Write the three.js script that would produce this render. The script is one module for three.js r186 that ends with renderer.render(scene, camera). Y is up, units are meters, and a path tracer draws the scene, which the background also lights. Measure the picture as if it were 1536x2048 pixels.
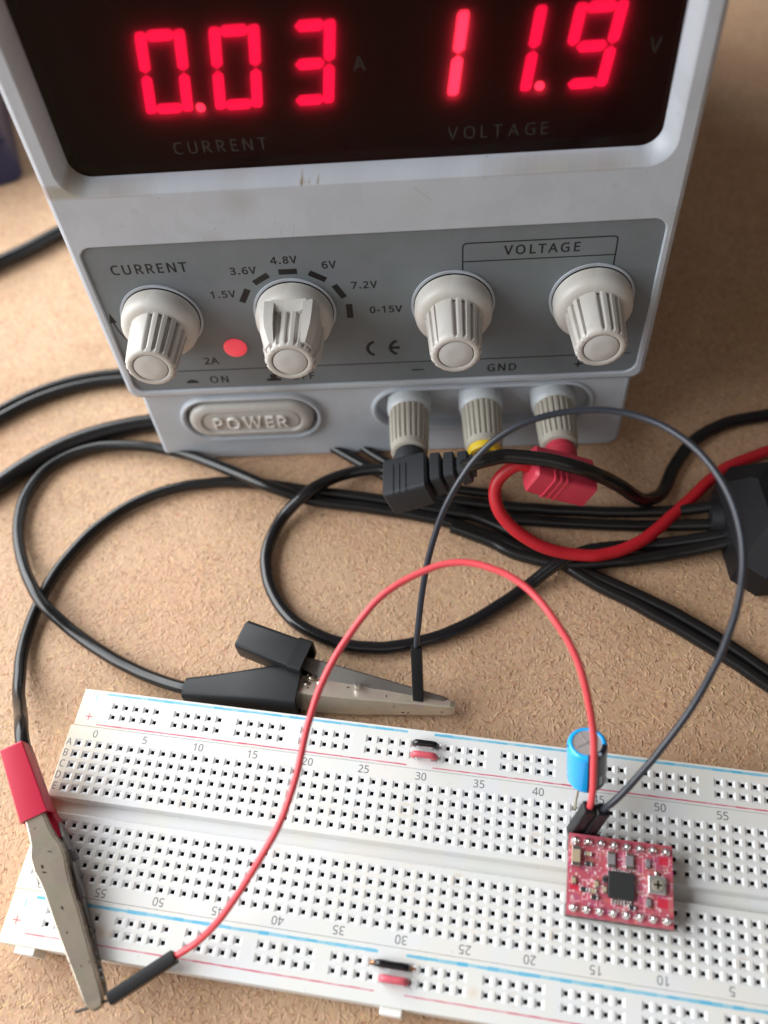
import * as THREE from 'three';
import { RectAreaLightUniformsLib } from 'three/addons/lights/RectAreaLightUniformsLib.js';
import { RoundedBoxGeometry } from 'three/addons/geometries/RoundedBoxGeometry.js';
import { mergeGeometries, toCreasedNormals } from 'three/addons/utils/BufferGeometryUtils.js';
import { FontLoader } from 'three/addons/loaders/FontLoader.js';
import { TextGeometry } from 'three/addons/geometries/TextGeometry.js';

// ---------------------------------------------------------------- camera, light, exposure
const S = 0.001;                                   // everything below is measured in millimetres
const scene = new THREE.Scene();
const camera = new THREE.PerspectiveCamera(59.67, 768 / 1024, 0.01, 10);
camera.position.set(92.18 * S, 205.0 * S, 52.31 * S);
camera.up.set(-0.08896, 0.53659, -0.83914);
camera.lookAt((92.18 - 136.39) * S, (205.0 - 841.11) * S, (52.31 - 523.39) * S);
camera.focus = 0.201;
camera.userData.fStop = 8.5;
scene.add(camera);
const renderer = new THREE.WebGLRenderer({ antialias: true });
renderer.setSize(768, 1024);
renderer.toneMapping = THREE.LinearToneMapping;
renderer.toneMappingExposure = 1.08;
renderer.shadowMap.enabled = true;
RectAreaLightUniformsLib.init();
scene.background = new THREE.Color(0.105, 0.086, 0.073);   // the even grey of the room around the bench
function areaLight(name, color, intensity, w, h, pos, target) {
  const l = new THREE.RectAreaLight(color, intensity, w, h);
  l.name = name; l.position.set(...pos); l.lookAt(...target); scene.add(l);
  return l;
}
areaLight('window_light', new THREE.Color(0.95, 0.98, 1.0), 7.4, 1.6, 0.8, [-0.68, 0.47, -0.14], [0.06, 0.02, -0.08]);
areaLight('room_fill', new THREE.Color(1.0, 0.97, 0.94), 0.5, 1.6, 1.2, [0.05, 1.0, 1.2], [0.05, 0, -0.05]);  // unseen fill panel, added to stand in for light bounced by the room

// ---------------------------------------------------------------- helpers
let seed = 7;
const rnd = () => { seed = (seed * 16807) % 2147483647; return seed / 2147483647; };
const rr = (a, b) => a + (b - a) * rnd();
const used = {};
function numbered(n) { used[n] = (used[n] ?? -1) + 1; return used[n] ? n + '_' + String(used[n]).padStart(3, '0') : n; }
function info(o, label, category, group, kind) {
  if (label) o.userData.label = label;
  if (category) o.userData.category = category;
  if (group) o.userData.group = group;
  if (kind) o.userData.kind = kind;
  return o;
}
function thing(name, label, category, pos = [0, 0, 0], group) {
  const g = new THREE.Group(); g.name = numbered(name); g.position.set(pos[0] * S, pos[1] * S, pos[2] * S);
  scene.add(g); return info(g, label, category, group);
}
const scaled = new WeakSet();
function mesh(name, geos, mat, parent, pos = [0, 0, 0]) {
  const list = Array.isArray(geos) ? geos : [geos];
  let g = list.length > 1 ? mergeGeometries(list.map((q) => { const c = q.index ? q.toNonIndexed() : q.clone(); for (const k of Object.keys(c.attributes)) if (!['position', 'normal', 'uv'].includes(k)) c.deleteAttribute(k); if (!c.attributes.uv) c.setAttribute('uv', new THREE.BufferAttribute(new Float32Array(c.attributes.position.count * 2), 2)); return c; })) : list[0];
  if (!scaled.has(g)) { g.scale(S, S, S); scaled.add(g); }
  const m = new THREE.Mesh(g, mat); m.name = parent === scene ? numbered(name) : name;
  m.position.set(pos[0] * S, pos[1] * S, pos[2] * S);
  m.castShadow = m.receiveShadow = true;
  parent.add(m); return m;
}
const V = (a) => new THREE.Vector3(...a);
function tube(pts, r, seg = 0, rad = 12) {
  let c = new THREE.CatmullRomCurve3(pts.map(V), false, 'centripetal');
  if (r > 0.6 && pts.length > 7) {                                 // slight waviness of a real cable
    const n = pts.length * 3, w = c.getSpacedPoints(n); const a = r * 0.05;
    w.forEach((p, i) => { if (i > 1 && i < n - 1) { p.x += rr(-a, a); p.z += rr(-a, a); } }); c = new THREE.CatmullRomCurve3(w, false, 'centripetal'); seg = n * 4;
  }
  return new THREE.TubeGeometry(c, seg || pts.length * 9, r, rad);
}
function cyl(r0, r1, a, b, n = 24, open = false) {          // from point a (radius r0) to point b (radius r1)
  const A = V(a), B = V(b), d = B.clone().sub(A);
  const g = new THREE.CylinderGeometry(r1, r0, d.length(), n, 1, open);
  g.applyQuaternion(new THREE.Quaternion().setFromUnitVectors(new THREE.Vector3(0, 1, 0), d.clone().normalize()));
  g.translate(...A.add(B).multiplyScalar(0.5).toArray()); return g;
}
function box(w, h, d, x = 0, y = 0, z = 0, r = 0) {
  const g = r ? new RoundedBoxGeometry(w, h, d, 2, r) : new THREE.BoxGeometry(w, h, d);
  g.translate(x, y, z); return g;
}
// closed outlines of equal point count
function rrect(cx, cy, hw, hh, r, n = 8) {
  const p = [];
  for (const [sx, sy, a0] of [[1, 1, 0], [-1, 1, 90], [-1, -1, 180], [1, -1, 270]])
    for (let i = 0; i <= n; i++) {
      const a = (a0 + 90 * i / n) * Math.PI / 180;
      p.push([cx + sx * (hw - r) + r * Math.cos(a), cy + sy * (hh - r) + r * Math.sin(a)]);
    }
  return p;                                                   // counter-clockwise
}
function loft(rings, closedEnds = [false, false], crease = 0.7) {  // rings: arrays of [x, y, z] with equal count
  const pos = [], n = rings[0].length;
  const q = (a, b, c) => pos.push(...a, ...b, ...c);
  for (let k = 0; k + 1 < rings.length; k++) for (let i = 0; i < n; i++) {
    const j = (i + 1) % n, A = rings[k][i], B = rings[k][j], C = rings[k + 1][j], D = rings[k + 1][i];
    q(A, B, C); q(A, C, D);
  }
  const cap = (ring, flip) => {
    const c = [0, 1, 2].map((t) => ring.reduce((s, p) => s + p[t], 0) / n);
    for (let i = 0; i < n; i++) { const A = ring[i], B = ring[(i + 1) % n]; flip ? q(c, B, A) : q(c, A, B); }
  };
  if (closedEnds[0]) cap(rings[0], true);
  if (closedEnds[1]) cap(rings[rings.length - 1], false);
  let g = new THREE.BufferGeometry();
  g.setAttribute('position', new THREE.Float32BufferAttribute(pos, 3));
  const uv = []; for (let i = 0; i < pos.length; i += 3) uv.push(pos[i] * 0.01 + pos[i + 2] * 0.002, pos[i + 1] * 0.01 + pos[i + 2] * 0.01);
  g.setAttribute('uv', new THREE.Float32BufferAttribute(uv, 2));
  g = toCreasedNormals(g, crease);
  return g;
}
const at = (pts, z) => pts.map(([x, y]) => [x, y, z]);
function flat(outline, holes, z) {                            // a flat sheet at z with holes
  const s = new THREE.Shape(outline.map((p) => new THREE.Vector2(...p)));
  for (const h of holes) s.holes.push(new THREE.Path(h.map((p) => new THREE.Vector2(...p))));
  const g = new THREE.ShapeGeometry(s); g.translate(0, 0, z); const uv = g.attributes.uv; for (let i = 0; i < uv.count; i++) uv.setXY(i, uv.getX(i) * 0.01, uv.getY(i) * 0.01); return g.toNonIndexed();
}
function plateUV(w, h, x, y, z) { const g = new THREE.PlaneGeometry(w, h); g.translate(x, y, z); return g; }
function canvasTex(w, h, draw, srgb = true) {
  const c = document.createElement('canvas'); c.width = w; c.height = h;
  draw(c.getContext('2d'), w, h);
  const t = new THREE.CanvasTexture(c); if (srgb) t.colorSpace = THREE.SRGBColorSpace;
  t.wrapS = t.wrapT = THREE.RepeatWrapping; return t;
}
const std = (color, rough = 0.5, extra = {}) => new THREE.MeshStandardMaterial({ color: Array.isArray(color) ? new THREE.Color().setRGB(...color) : color, roughness: rough, metalness: 0, side: THREE.DoubleSide, ...extra });
// cloudy noise for plastic wear
function mottle(w, h, base, amp, blobs, r0, r1) {
  return (g) => {
    g.fillStyle = `rgb(${base},${base},${base})`; g.fillRect(0, 0, w, h);
    for (let i = 0; i < blobs; i++) {
      const v = Math.round(base + rr(-amp, amp)); g.fillStyle = `rgba(${v},${v},${v},0.25)`;
      g.beginPath(); g.arc(rr(0, w), rr(0, h), rr(r0, r1), 0, 7); g.fill();
    }
  };
}
const grainMap = canvasTex(512, 512, mottle(512, 512, 128, 90, 9000, 1, 4), false); grainMap.repeat.set(4, 4);
const wearMap = canvasTex(512, 512, mottle(512, 512, 232, 22, 1400, 4, 40));

const caseMap = canvasTex(1024, 1024, (g, w, h) => {                  // 100 mm square: faint wear, smudges, scuffs under the display
  mottle(w, h, 238, 12, 900, 6, 70)(g);
  for (let i = 0; i < 26; i++) { const x = rr(0, w), y = rr(0, h), r = rr(10, 70), q = g.createRadialGradient(x, y, 0, x, y, r); q.addColorStop(0, `rgba(150,128,104,${rr(0.05, 0.16)})`); q.addColorStop(1, 'rgba(150,128,104,0)'); g.fillStyle = q; g.fillRect(x - r, y - r, 2 * r, 2 * r); }
  for (let i = 0; i < 60; i++) { g.strokeStyle = `rgba(${rnd() < 0.5 ? '255,255,255' : '120,116,112'},${rr(0.1, 0.3)})`; g.lineWidth = rr(0.6, 1.4); const x = rr(0, w), y = rr(0, h), a = rr(0, 6.3), l = rr(6, 50); g.beginPath(); g.moveTo(x, y); g.lineTo(x + l * Math.cos(a), y + l * Math.sin(a)); g.stroke(); }
  for (let i = 0; i < 90; i++) { g.fillStyle = `rgba(90,78,66,${rr(0.15, 0.5)})`; g.fillRect(rr(0, w), rr(0, h), rr(1, 3), rr(1, 3)); }
  for (let i = 0; i < 8; i++) { g.fillStyle = `rgba(150,108,62,${rr(0.2, 0.5)})`; g.beginPath(); g.ellipse(rr(890, 945), rr(108, 118), rr(2, 6), rr(1, 2.5), rr(0, 3), 0, 7); g.fill(); }
  const q = g.createLinearGradient(230, 0, 600, 0); q.addColorStop(0, 'rgba(170,146,120,0)'); q.addColorStop(0.2, 'rgba(170,146,120,0.25)'); q.addColorStop(0.75, 'rgba(160,130,100,0.34)'); q.addColorStop(1, 'rgba(160,130,100,0)'); g.fillStyle = q; for (let i = 0; i < 12; i++) { g.globalAlpha = 0.16; g.fillRect(230, 84 + i, 370, 40 - 2 * i); } g.globalAlpha = 1;
});
const speckMap = canvasTex(512, 512, (g, w, h) => {
  g.fillStyle = 'rgb(236,230,220)'; g.fillRect(0, 0, w, h);
  for (let i = 0; i < 500; i++) { g.fillStyle = `rgba(${rr(170, 240) | 0},${rr(160, 230) | 0},${rr(140, 215) | 0},0.08)`; g.beginPath(); g.arc(rr(0, w), rr(0, h), rr(4, 24), 0, 7); g.fill(); }
  for (let i = 0; i < 70; i++) { g.fillStyle = `rgba(30,22,18,${rr(0.5, 0.95)})`; g.beginPath(); g.ellipse(rr(0, w), rr(0, h), rr(1.5, 6), rr(1, 3.5), rr(0, 3), 0, 7); g.fill(); }
});
speckMap.repeat.set(2.4, 2.4);
const phys = (color, rough, spec) => new THREE.MeshPhysicalMaterial({ color: new THREE.Color().setRGB(...color), roughness: rough, specularIntensity: spec, side: THREE.DoubleSide });
const M = {
  case: std([0.515, 0.565, 0.63], 0.42, { map: caseMap, bumpMap: grainMap, bumpScale: 0.00003 }),
  knob: std([0.63, 0.61, 0.575], 0.42, { map: caseMap, bumpMap: grainMap, bumpScale: 0.00002 }),
  post: std([0.42, 0.395, 0.34], 0.6), collar: std([0.50, 0.54, 0.57], 0.4),
  black: std([0.009, 0.009, 0.010], 0.2), rubber: phys([0.014, 0.015, 0.017], 0.45, 0.55), darkhole: phys([0.006, 0.0055, 0.0055], 0.8, 0.4),
  cord: phys([0.009, 0.0085, 0.0085], 0.25, 0.85), dupont: phys([0.009, 0.009, 0.010], 0.4, 0.6),
  blackWire: std([0.024, 0.028, 0.040], 0.33), redWire: std([0.72, 0.075, 0.09], 0.36), redLead: std([0.50, 0.012, 0.022], 0.42),
  redPlug: std([0.52, 0.035, 0.065], 0.46), redSleeve: std([0.54, 0.010, 0.045], 0.45),
  yellow: std([0.72, 0.50, 0.02], 0.5), metal: std([0.74, 0.71, 0.65], 0.27, { metalness: 0.6, map: speckMap }), clip: std([0.56, 0.51, 0.45], 0.27, { metalness: 0.6, map: speckMap }), solder: std([0.78, 0.77, 0.76], 0.24, { metalness: 1 }),
  board: std([0.80, 0.82, 0.82], 0.42), copper: std([0.55, 0.26, 0.13], 0.4, { metalness: 1 }),
};

// ---------------------------------------------------------------- the bench top: fibreboard with short fibres pressed into it
{
  const W = 2048, mm = 340, k = W / mm;
  const fibres = (n, col, lw, l0, l1) => (g) => {
    g.lineCap = 'round';
    for (let i = 0; i < n; i++) {
      const x = rr(0, W), y = rr(0, W), a = rr(0, 6.283), l = rr(l0, l1) * k, c = rr(-0.9, 0.9);
      g.strokeStyle = col(); g.lineWidth = rr(lw[0], lw[1]);
      g.beginPath(); g.moveTo(x, y);
      g.quadraticCurveTo(x + l * 0.5 * Math.cos(a), y + l * 0.5 * Math.sin(a), x + l * Math.cos(a + c), y + l * Math.sin(a + c)); g.stroke();
    }
  };
  const color = canvasTex(W, W, (g) => {
    g.fillStyle = 'rgb(184,153,124)'; g.fillRect(0, 0, W, W);
    for (let i = 0; i < 900; i++) { g.fillStyle = rnd() < 0.5 ? 'rgba(205,168,128,0.07)' : 'rgba(150,112,82,0.06)'; g.beginPath(); g.arc(rr(0, W), rr(0, W), rr(20, 160), 0, 7); g.fill(); }
    for (let i = 0; i < 26; i++) { const x = rr(0, W), y = rr(0, W), r = rr(20, 110), q = g.createRadialGradient(x, y, r * 0.2, x, y, r); const c = rnd() < 0.5 ? '120,84,58' : '206,178,146'; q.addColorStop(0, `rgba(${c},${rr(0.08, 0.22)})`); q.addColorStop(1, `rgba(${c},0)`); g.fillStyle = q; g.fillRect(x - r, y - r, 2 * r, 2 * r); }
    fibres(90000, () => `rgba(${rr(128, 164) | 0},${rr(90, 118) | 0},${rr(58, 84) | 0},${rr(0.2, 0.65)})`, [0.9, 1.9], 0.4, 1.5)(g);
    fibres(80000, () => `rgba(${rr(206, 232) | 0},${rr(168, 194) | 0},${rr(122, 150) | 0},${rr(0.2, 0.7)})`, [0.9, 1.7], 0.4, 1.5)(g);
    for (let i = 0; i < 34; i++) { g.strokeStyle = `rgba(${rnd() < 0.5 ? '226,200,166' : '112,80,56'},${rr(0.2, 0.5)})`; g.lineWidth = rr(0.8, 1.8); let x = rr(0, W), y = rr(0, W), a = rr(0, 6.28); g.beginPath(); g.moveTo(x, y); for (let j = 0; j < 4; j++) { a += rr(-0.2, 0.2); x += rr(8, 40) * Math.cos(a); y += rr(8, 40) * Math.sin(a); g.lineTo(x, y); } g.stroke(); }
    fibres(1500, () => `rgba(${rr(70, 105) | 0},${rr(42, 62) | 0},${rr(28, 40) | 0},${rr(0.4, 0.8)})`, [1.0, 2.4], 0.15, 0.8)(g);
  });
  const bump = canvasTex(W, W, (g) => {
    g.fillStyle = 'rgb(120,120,120)'; g.fillRect(0, 0, W, W);
    fibres(60000, () => `rgba(30,30,30,${rr(0.2, 0.6)})`, [0.9, 2], 0.3, 1.4)(g);
    fibres(60000, () => `rgba(235,235,235,${rr(0.2, 0.7)})`, [0.9, 2], 0.3, 1.4)(g);
  }, false);
  const g = new THREE.BoxGeometry(1200, 18, 1000, 1, 1, 1); g.translate(60, -9, -120);
  const p = g.attributes.position, uv = g.attributes.uv;
  for (let i = 0; i < p.count; i++) uv.setXY(i, (p.getX(i) + 140) / mm, (-p.getZ(i) + 80) / mm);
  const top = mesh('table_top', g, new THREE.MeshStandardMaterial({ map: color, bumpMap: bump, bumpScale: 0.0005, roughness: 0.72 }), scene);
  info(top, 'brown fibreboard bench top under everything', null, null, 'structure');
}

// ---------------------------------------------------------------- bench power supply
const TILT = -0.06116;
const psu = thing('power_supply', 'grey bench power supply with red digit display, knobs and binding posts', 'power supply', [57.70, 0, -93.32]);
psu.rotation.y = 0.14495;
const front = (name, geos, mat, pos) => { const m = mesh(name, geos, mat, psu); m.rotation.x = TILT; if (pos) m.position.set(pos[0] * S, (pos[1] * Math.cos(TILT) - pos[2] * Math.sin(TILT)) * S, (pos[1] * Math.sin(TILT) + pos[2] * Math.cos(TILT)) * S); return m; };
{
  // metal cover behind the front
  mesh('cover', box(128, 150, 190, 0, 78, -122, 2), std([0.35, 0.37, 0.40], 0.5), psu);
  // upper bezel: rounded outer edge, one opening for the display and one for the control panel
  const cy = (27.9 + 168) / 2, hh = (168 - 27.9) / 2;
  const O = (d) => rrect(0, cy, 66.4 - d, hh - d, 3 - Math.min(d, 1.5) * 0.6);
  const dh = (d) => rrect(0, 88.4 + 36, 62.6 - d, 36 - d, 5.5 - d * 0.5);        // display opening
  const ph = (d) => rrect(0, 53.2, 64.2 - d, 23.0 - d, 3.2 - d * 0.3);           // panel opening
  const outer = [at(O(0), -24), at(O(0), -1.6), at(O(0.18), -0.8), at(O(0.55), -0.28), at(O(1.3), 0)];
  const bezel = front('front_bezel', [
    loft(outer), flat(O(1.3), [dh(0), ph(0)], 0),
    loft([at(dh(0), 0), at(dh(0.5), -0.25), at(dh(2.2), -2.4), at(dh(2.6), -3.4)]),
    loft([at(ph(0), 0), at(ph(0.22), -0.12), at(ph(0.36), -0.8)]),
  ], M.case);
  // display: dark board, glowing digits, tinted window
  front('display_board', [loft([at(dh(2.6), -3.4), at(dh(2.6), -11)]), flat(dh(2.5), [], -11)], M.darkhole);
  const win = front('display_window', flat(dh(2.62), [], -3.5), new THREE.MeshPhysicalMaterial({ color: new THREE.Color(0.72, 0.42, 0.45), transmission: 1, thickness: 0, roughness: 0.12, specularIntensity: 0.25, ior: 1.5, side: THREE.DoubleSide }));
  const font = await new FontLoader().loadAsync('fonts/droid/droid_sans_regular.typeface.json');
  const bold = await new FontLoader().loadAsync('fonts/droid/droid_sans_bold.typeface.json');
  const text = (s, size, x, y, z, f = font, depth = 0.08, ls = 0) => {
    const gs = []; let cx = 0;
    for (const ch of s) { const g = new TextGeometry(ch, { font: f, size, depth, curveSegments: 4 }); g.computeBoundingBox(); const w = ch === ' ' ? size * 0.4 : g.boundingBox.max.x - g.boundingBox.min.x; g.translate(cx - (ch === ' ' ? 0 : g.boundingBox.min.x), 0, 0); cx += w + size * 0.24 + ls; if (ch !== ' ') gs.push(g); }
    gs.forEach((g) => g.translate(x - (cx - size * 0.24 - ls) / 2, y - size * 0.5, z)); return gs;
  };
  const etched = std([0.014, 0.0125, 0.011], 0.4);
  front('lettering', text('CURRENT', 2.6, -28, 96.2, -3.45, font, 0.05, 0.5), etched);
  front('lettering', text('VOLTAGE', 2.6, 27.5, 96.0, -3.45, font, 0.05, 0.5), etched);
  front('lettering', text('A', 2.8, 1.4, 111, -3.45, font, 0.05), etched);
  front('lettering', text('V', 2.8, 55.6, 111, -3.45, font, 0.05), etched);
  const glow = (k, c = [1, 0.02, 0.15]) => new THREE.MeshStandardMaterial({ color: 0x000000, emissive: new THREE.Color(...c), emissiveIntensity: k, roughness: 1, side: THREE.DoubleSide });
  const lit = glow(2.4), hot = glow(4.6, [1, 0.10, 0.18]);
  // seven segments; skew leans the digit as the real one does
  const seg = (cx, list, mat, point) => {
    const sk = (p) => [p[0] + cx + (p[1] - 109.2) * 0.135, p[1]];
    const hw = 3.7, yT = 116.3, yM = 109.2, yB = 102.1, t = 1.1, gp = 0.08;
    const horiz = (y) => [[-hw + t * 0.6 + gp, y], [-hw + t * 1.5 + gp, y + t], [hw - t * 1.5 - gp, y + t], [hw - t * 0.6 - gp, y], [hw - t * 1.5 - gp, y - t], [-hw + t * 1.5 + gp, y - t]];
    const vert = (x, a, b) => [[x - t, b - 0.9], [x - t * 0.2, b - 0.1], [x + t * 0.2, b - 0.1], [x + t, b - 0.9], [x + t, a + 0.9], [x + t * 0.2, a + 0.1], [x - t * 0.2, a + 0.1], [x - t, a + 0.9]];
    const cornerV = (x, a, b, top) => { const s = Math.sign(x); // segments that run into a corner
      return top ? [[x - t, b - 1.2], [x - t, b + 0.2], [x - t + 0.4, b + 0.9], [x + t - 0.4, b + 0.9], [x + t, b + 0.3], [x + t, a + 0.9], [x, a + 0.12], [x - t, a + 0.9]] : [[x - t, a - 0.3], [x - t + 0.4, a - 0.9], [x + t - 0.4, a - 0.9], [x + t, a - 0.3], [x + t, b - 0.9], [x, b - 0.12], [x - t, b - 0.9]]; };
    const S7 = { a: horiz(yT), g: horiz(yM), d: horiz(yB), f: cornerV(-hw, yM, yT, true), b: cornerV(hw, yM, yT, true), e: cornerV(-hw, yB, yM, false), c: cornerV(hw, yB, yM, false) };
    let parent = null;
    for (const k of list) {
      const g = flat(S7[k].map(sk), [], 0);
      if (!parent) { parent = front('digit', g, mat, [0, 0, -8]); }
      else mesh('segment', g, mat, parent);
    }
    if (point) { const g = new THREE.CircleGeometry(0.98, 24); g.translate(point[0], point[1], 0); mesh('decimal_point', g.toNonIndexed(), hot, parent); }
  };
  seg(-36.5, 'abcdef', lit, [-31.2, 101.9]);
  seg(-22.5, 'abcdef', lit);
  seg(-8.3, 'abcdg', lit);
  seg(16.2, 'bc', hot);
  seg(30.3, 'bc', lit, [35.7, 102.1]);
  seg(44.9, 'abcdfg', lit);

  front('diffuser', flat(dh(2.7), [], -7.0), new THREE.MeshPhysicalMaterial({ color: new THREE.Color(0.85, 0.32, 0.42), transmission: 1, thickness: 0, roughness: 0.62, specularIntensity: 0, side: THREE.DoubleSide }));
  // control panel plate with its print
  const PW = 127.9, PH = 45.5, k = 16, X = (x) => (x + PW / 2) * k, Y = (y) => (53.2 + PH / 2 - y) * k;
  const print = canvasTex(2046, 728, (g, w, h) => {
    g.fillStyle = 'rgb(110,118,123)'; g.fillRect(0, 0, w, h);
    for (let i = 0; i < 1500; i++) { const v = rr(98, 124) | 0; g.fillStyle = `rgba(${v},${v + 6},${v + 10},0.10)`; g.beginPath(); g.arc(rr(0, w), rr(0, h), rr(4, 60), 0, 7); g.fill(); }
    for (let i = 0; i < 500; i++) { g.fillStyle = `rgba(70,62,52,${rr(0.05, 0.3)})`; g.fillRect(rr(0, w), rr(0, h), rr(1, 3), rr(1, 3)); }
    const ink = 'rgb(14,14,17)'; g.fillStyle = ink; g.strokeStyle = ink; g.textAlign = 'center'; g.textBaseline = 'middle';
    const T = (s, x, y, size, weight = '', sp = 0) => {
      g.font = `${weight} ${size * k}px sans-serif`;
      g.lineWidth = 0.13 * k;
      if (!sp) { g.fillText(s, X(x), Y(y)); g.strokeText(s, X(x), Y(y)); return; }
      let tot = -sp * k; for (const c of s) tot += g.measureText(c).width + sp * k;
      let cx = X(x) - tot / 2; g.textAlign = 'left';
      for (const c of s) { g.fillText(c, cx, Y(y)); g.strokeText(c, cx, Y(y)); cx += g.measureText(c).width + sp * k; } g.textAlign = 'center';
    };
    T('CURRENT', -49.9, 69.2, 3.5, '', 0.45); T('VOLTAGE', 38.0, 69.3, 3.3, '', 0.5);
    T('1.5V', -34.8, 60.9, 2.7, '', 0.25); T('3.6V', -28.8, 67.3, 2.7, '', 0.25); T('4.8V', -19.2, 69.7, 2.7, '', 0.25); T('6V', -9.3, 67.8, 2.7, '', 0.25); T('7.2V', -1.9, 61.7, 2.7, '', 0.25); T('0-15V', 2.6, 54.2, 2.7, '', 0.2);
    T('2A', -42.2, 40.1, 3.1, '', 0.1); T('ON', -41.5, 33.5, 3.2, '', 0.4); T('OFF', -20.0, 33.5, 3.2, '', 0.3); T('GND', 30.5, 33.5, 3.3, '', 0.3); T('+', 49.5, 33.5, 4.2); 
    g.fillRect(X(7.8), Y(34.2), 3.2 * k, 0.42 * k);
    for (const [x, y] of [[-29.7, 60.2], [-25.1, 64.8], [-18.7, 66.5], [-12.2, 64.8], [-7.7, 60.2], [-5.9, 54.2]]) {
      g.save(); g.translate(X(x), Y(y)); g.rotate(-Math.atan2(y - 54.4, x + 18.75) + Math.PI / 2); g.fillRect(-2.1 * k, -0.75 * k, 4.2 * k, 1.5 * k); g.restore();
    }
    g.lineWidth = 0.28 * k; g.beginPath(); g.moveTo(X(-62), Y(37)); g.lineTo(X(62), Y(36.7)); g.stroke();
    g.lineWidth = 0.3 * k; g.beginPath(); g.moveTo(X(20.6), Y(63)); g.lineTo(X(20.6), Y(70.6)); g.quadraticCurveTo(X(20.6), Y(71.7), X(21.7), Y(71.7)); g.lineTo(X(53), Y(71.7)); g.quadraticCurveTo(X(54.1), Y(71.7), X(54.1), Y(70.6)); g.lineTo(X(54.1), Y(63)); g.moveTo(X(20.6), Y(66.8)); g.lineTo(X(54.1), Y(66.8)); g.stroke();
    // CE mark
    g.lineWidth = 0.8 * k; for (const x of [-0.4, 5.2]) { g.beginPath(); g.arc(X(x), Y(41.9), 2.25 * k, Math.PI * 0.6, Math.PI * 1.42); g.stroke(); }
    g.beginPath(); g.moveTo(X(3.1), Y(41.9)); g.lineTo(X(5.3), Y(41.9)); g.stroke();
    // turning arrow
    g.lineWidth = 0.4 * k; g.beginPath(); g.arc(X(-50.7), Y(54.5), 12.0 * k, Math.PI * 0.78, Math.PI * 1.03); g.stroke();
    g.beginPath(); g.moveTo(X(-62.9), Y(57.0)); g.lineTo(X(-63.6), Y(53.8)); g.lineTo(X(-61.9), Y(54.0)); g.fill();
    // push-button marks
    g.beginPath(); g.ellipse(X(-48.6), Y(32.6), 1.6 * k, 1.2 * k, 0, Math.PI, 0); g.fill();
    g.fillRect(X(-29.3), Y(33.1), 3.6 * k, 0.9 * k); g.fillRect(X(-28.3), Y(34.6), 1.7 * k, 1.8 * k);
  });
  print.wrapS = print.wrapT = THREE.ClampToEdgeWrapping;
  const plate = front('control_panel', plateUV(PW, PH, 0, 53.2, -0.55), new THREE.MeshStandardMaterial({ map: print, roughness: 0.55 }));

  // knobs
  const ringR = (fn, z, n = 168) => { const p = []; for (let i = 0; i < n; i++) { const a = i / n * Math.PI * 2, r = fn(a); p.push([r * Math.cos(a), r * Math.sin(a), z]); } return p; };
  const circ = (r, z) => ringR(() => r, z);
  const flute = (a, off) => { let d = Math.atan2(Math.sin(a - off), Math.cos(a - off)); if (Math.abs(d) < 0.3) return 0; const c = Math.cos(a * 18); return Math.max(0, -c * 2.0 - 0.3); };
  function knob(x, off, selector) {
    const grip = (a, z, depth = 0.95) => { const base = 6.55 - (z - 5) * 0.075; return base - depth * Math.min(1, flute(a, off)); };
    const parts = [
      loft([circ(9.0, 0.2), circ(9.05, 2.6), circ(8.8, 3.8), circ(8.2, 4.6), circ(7.2, 5.1), circ(6.0, 5.2)]),
      loft([ringR((a) => grip(a, 5), 5), ringR((a) => grip(a, 9), 9), ringR((a) => grip(a, 13.2), 13.2), ringR((a) => grip(a, 15.2), 15.2), ringR((a) => grip(a, 15.9, 0.35), 15.9), circ(5.15, 16.5), circ(4.5, 16.65), circ(4.1, 16.5), circ(4.0, 16.1), circ(3.9, 15.9)]),
    ];
    const m = front('knob', parts, M.knob, [x, 55.0, 0]);
    mesh('cap', loft([circ(3.85, 15.8), circ(3.8, 16.35), circ(3.55, 16.5), circ(1.5, 16.52)], [false, true]), std([0.56, 0.56, 0.55], 0.42), m);
    if (selector) {
      // pointer sleeve that leaves a window over the ribs at the top
      const R = (z, s) => [[-s * 0.86, 7.4], [-s * 0.5, 8.2], [-s * 0.33, 8.1], [-s * 0.33, 5.4]].map(() => 0);
      for (const sx of [-1, 1]) {
        const prof = (wi, wo, yi, yo, z) => [[sx * wi, yi, z], [sx * wo, yi - 1.2, z], [sx * wo, yo - 1.6, z], [sx * (wo - 1.2), yo, z], [sx * wi, yo, z]];
        const rings = [prof(3.3, 6.7, -3.2, 7.7, 4.6), prof(3.3, 6.6, -3.0, 7.5, 9), prof(3.2, 6.3, -2.8, 6.9, 12.0), prof(3.0, 5.2, -2.4, 4.9, 15.4)].map((q) => sx > 0 ? q : q.slice().reverse());
        mesh('pointer_fin', loft(rings, [true, true], 0.4), M.knob, m);
      }
      mesh('pointer_fin', loft([[4.0, 6.4], [4.0, 6.2], [2.6, 5.9]].map(([w, y], i) => [[-w, y - 2, 4.6 + i * 1.1], [w, y - 2, 4.6 + i * 1.1], [w, y + 1.6 - i * 0.6, 4.6 + i * 1.1], [-w, y + 1.6 - i * 0.6, 4.6 + i * 1.1]]), [true, true], 0.4), M.knob, m);
      mesh('pointer_fin', loft([ringR((a) => a > Math.PI && a < Math.PI * 2 ? 6.9 : 5.6, 5), ringR((a) => a > Math.PI && a < Math.PI * 2 ? 6.6 : 5.5, 12), ringR((a) => a > Math.PI && a < Math.PI * 2 ? 5.5 : 5.0, 15.4)], [false, false], 0.5), M.knob, m);
    }
    front('knob_collar', loft([circ(9.15, -0.5), circ(9.75, -0.5), circ(9.75, -0.1), circ(9.15, -0.1)].concat([circ(9.15, -0.5)])), M.case, [x, 55.0, 0]);
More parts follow.
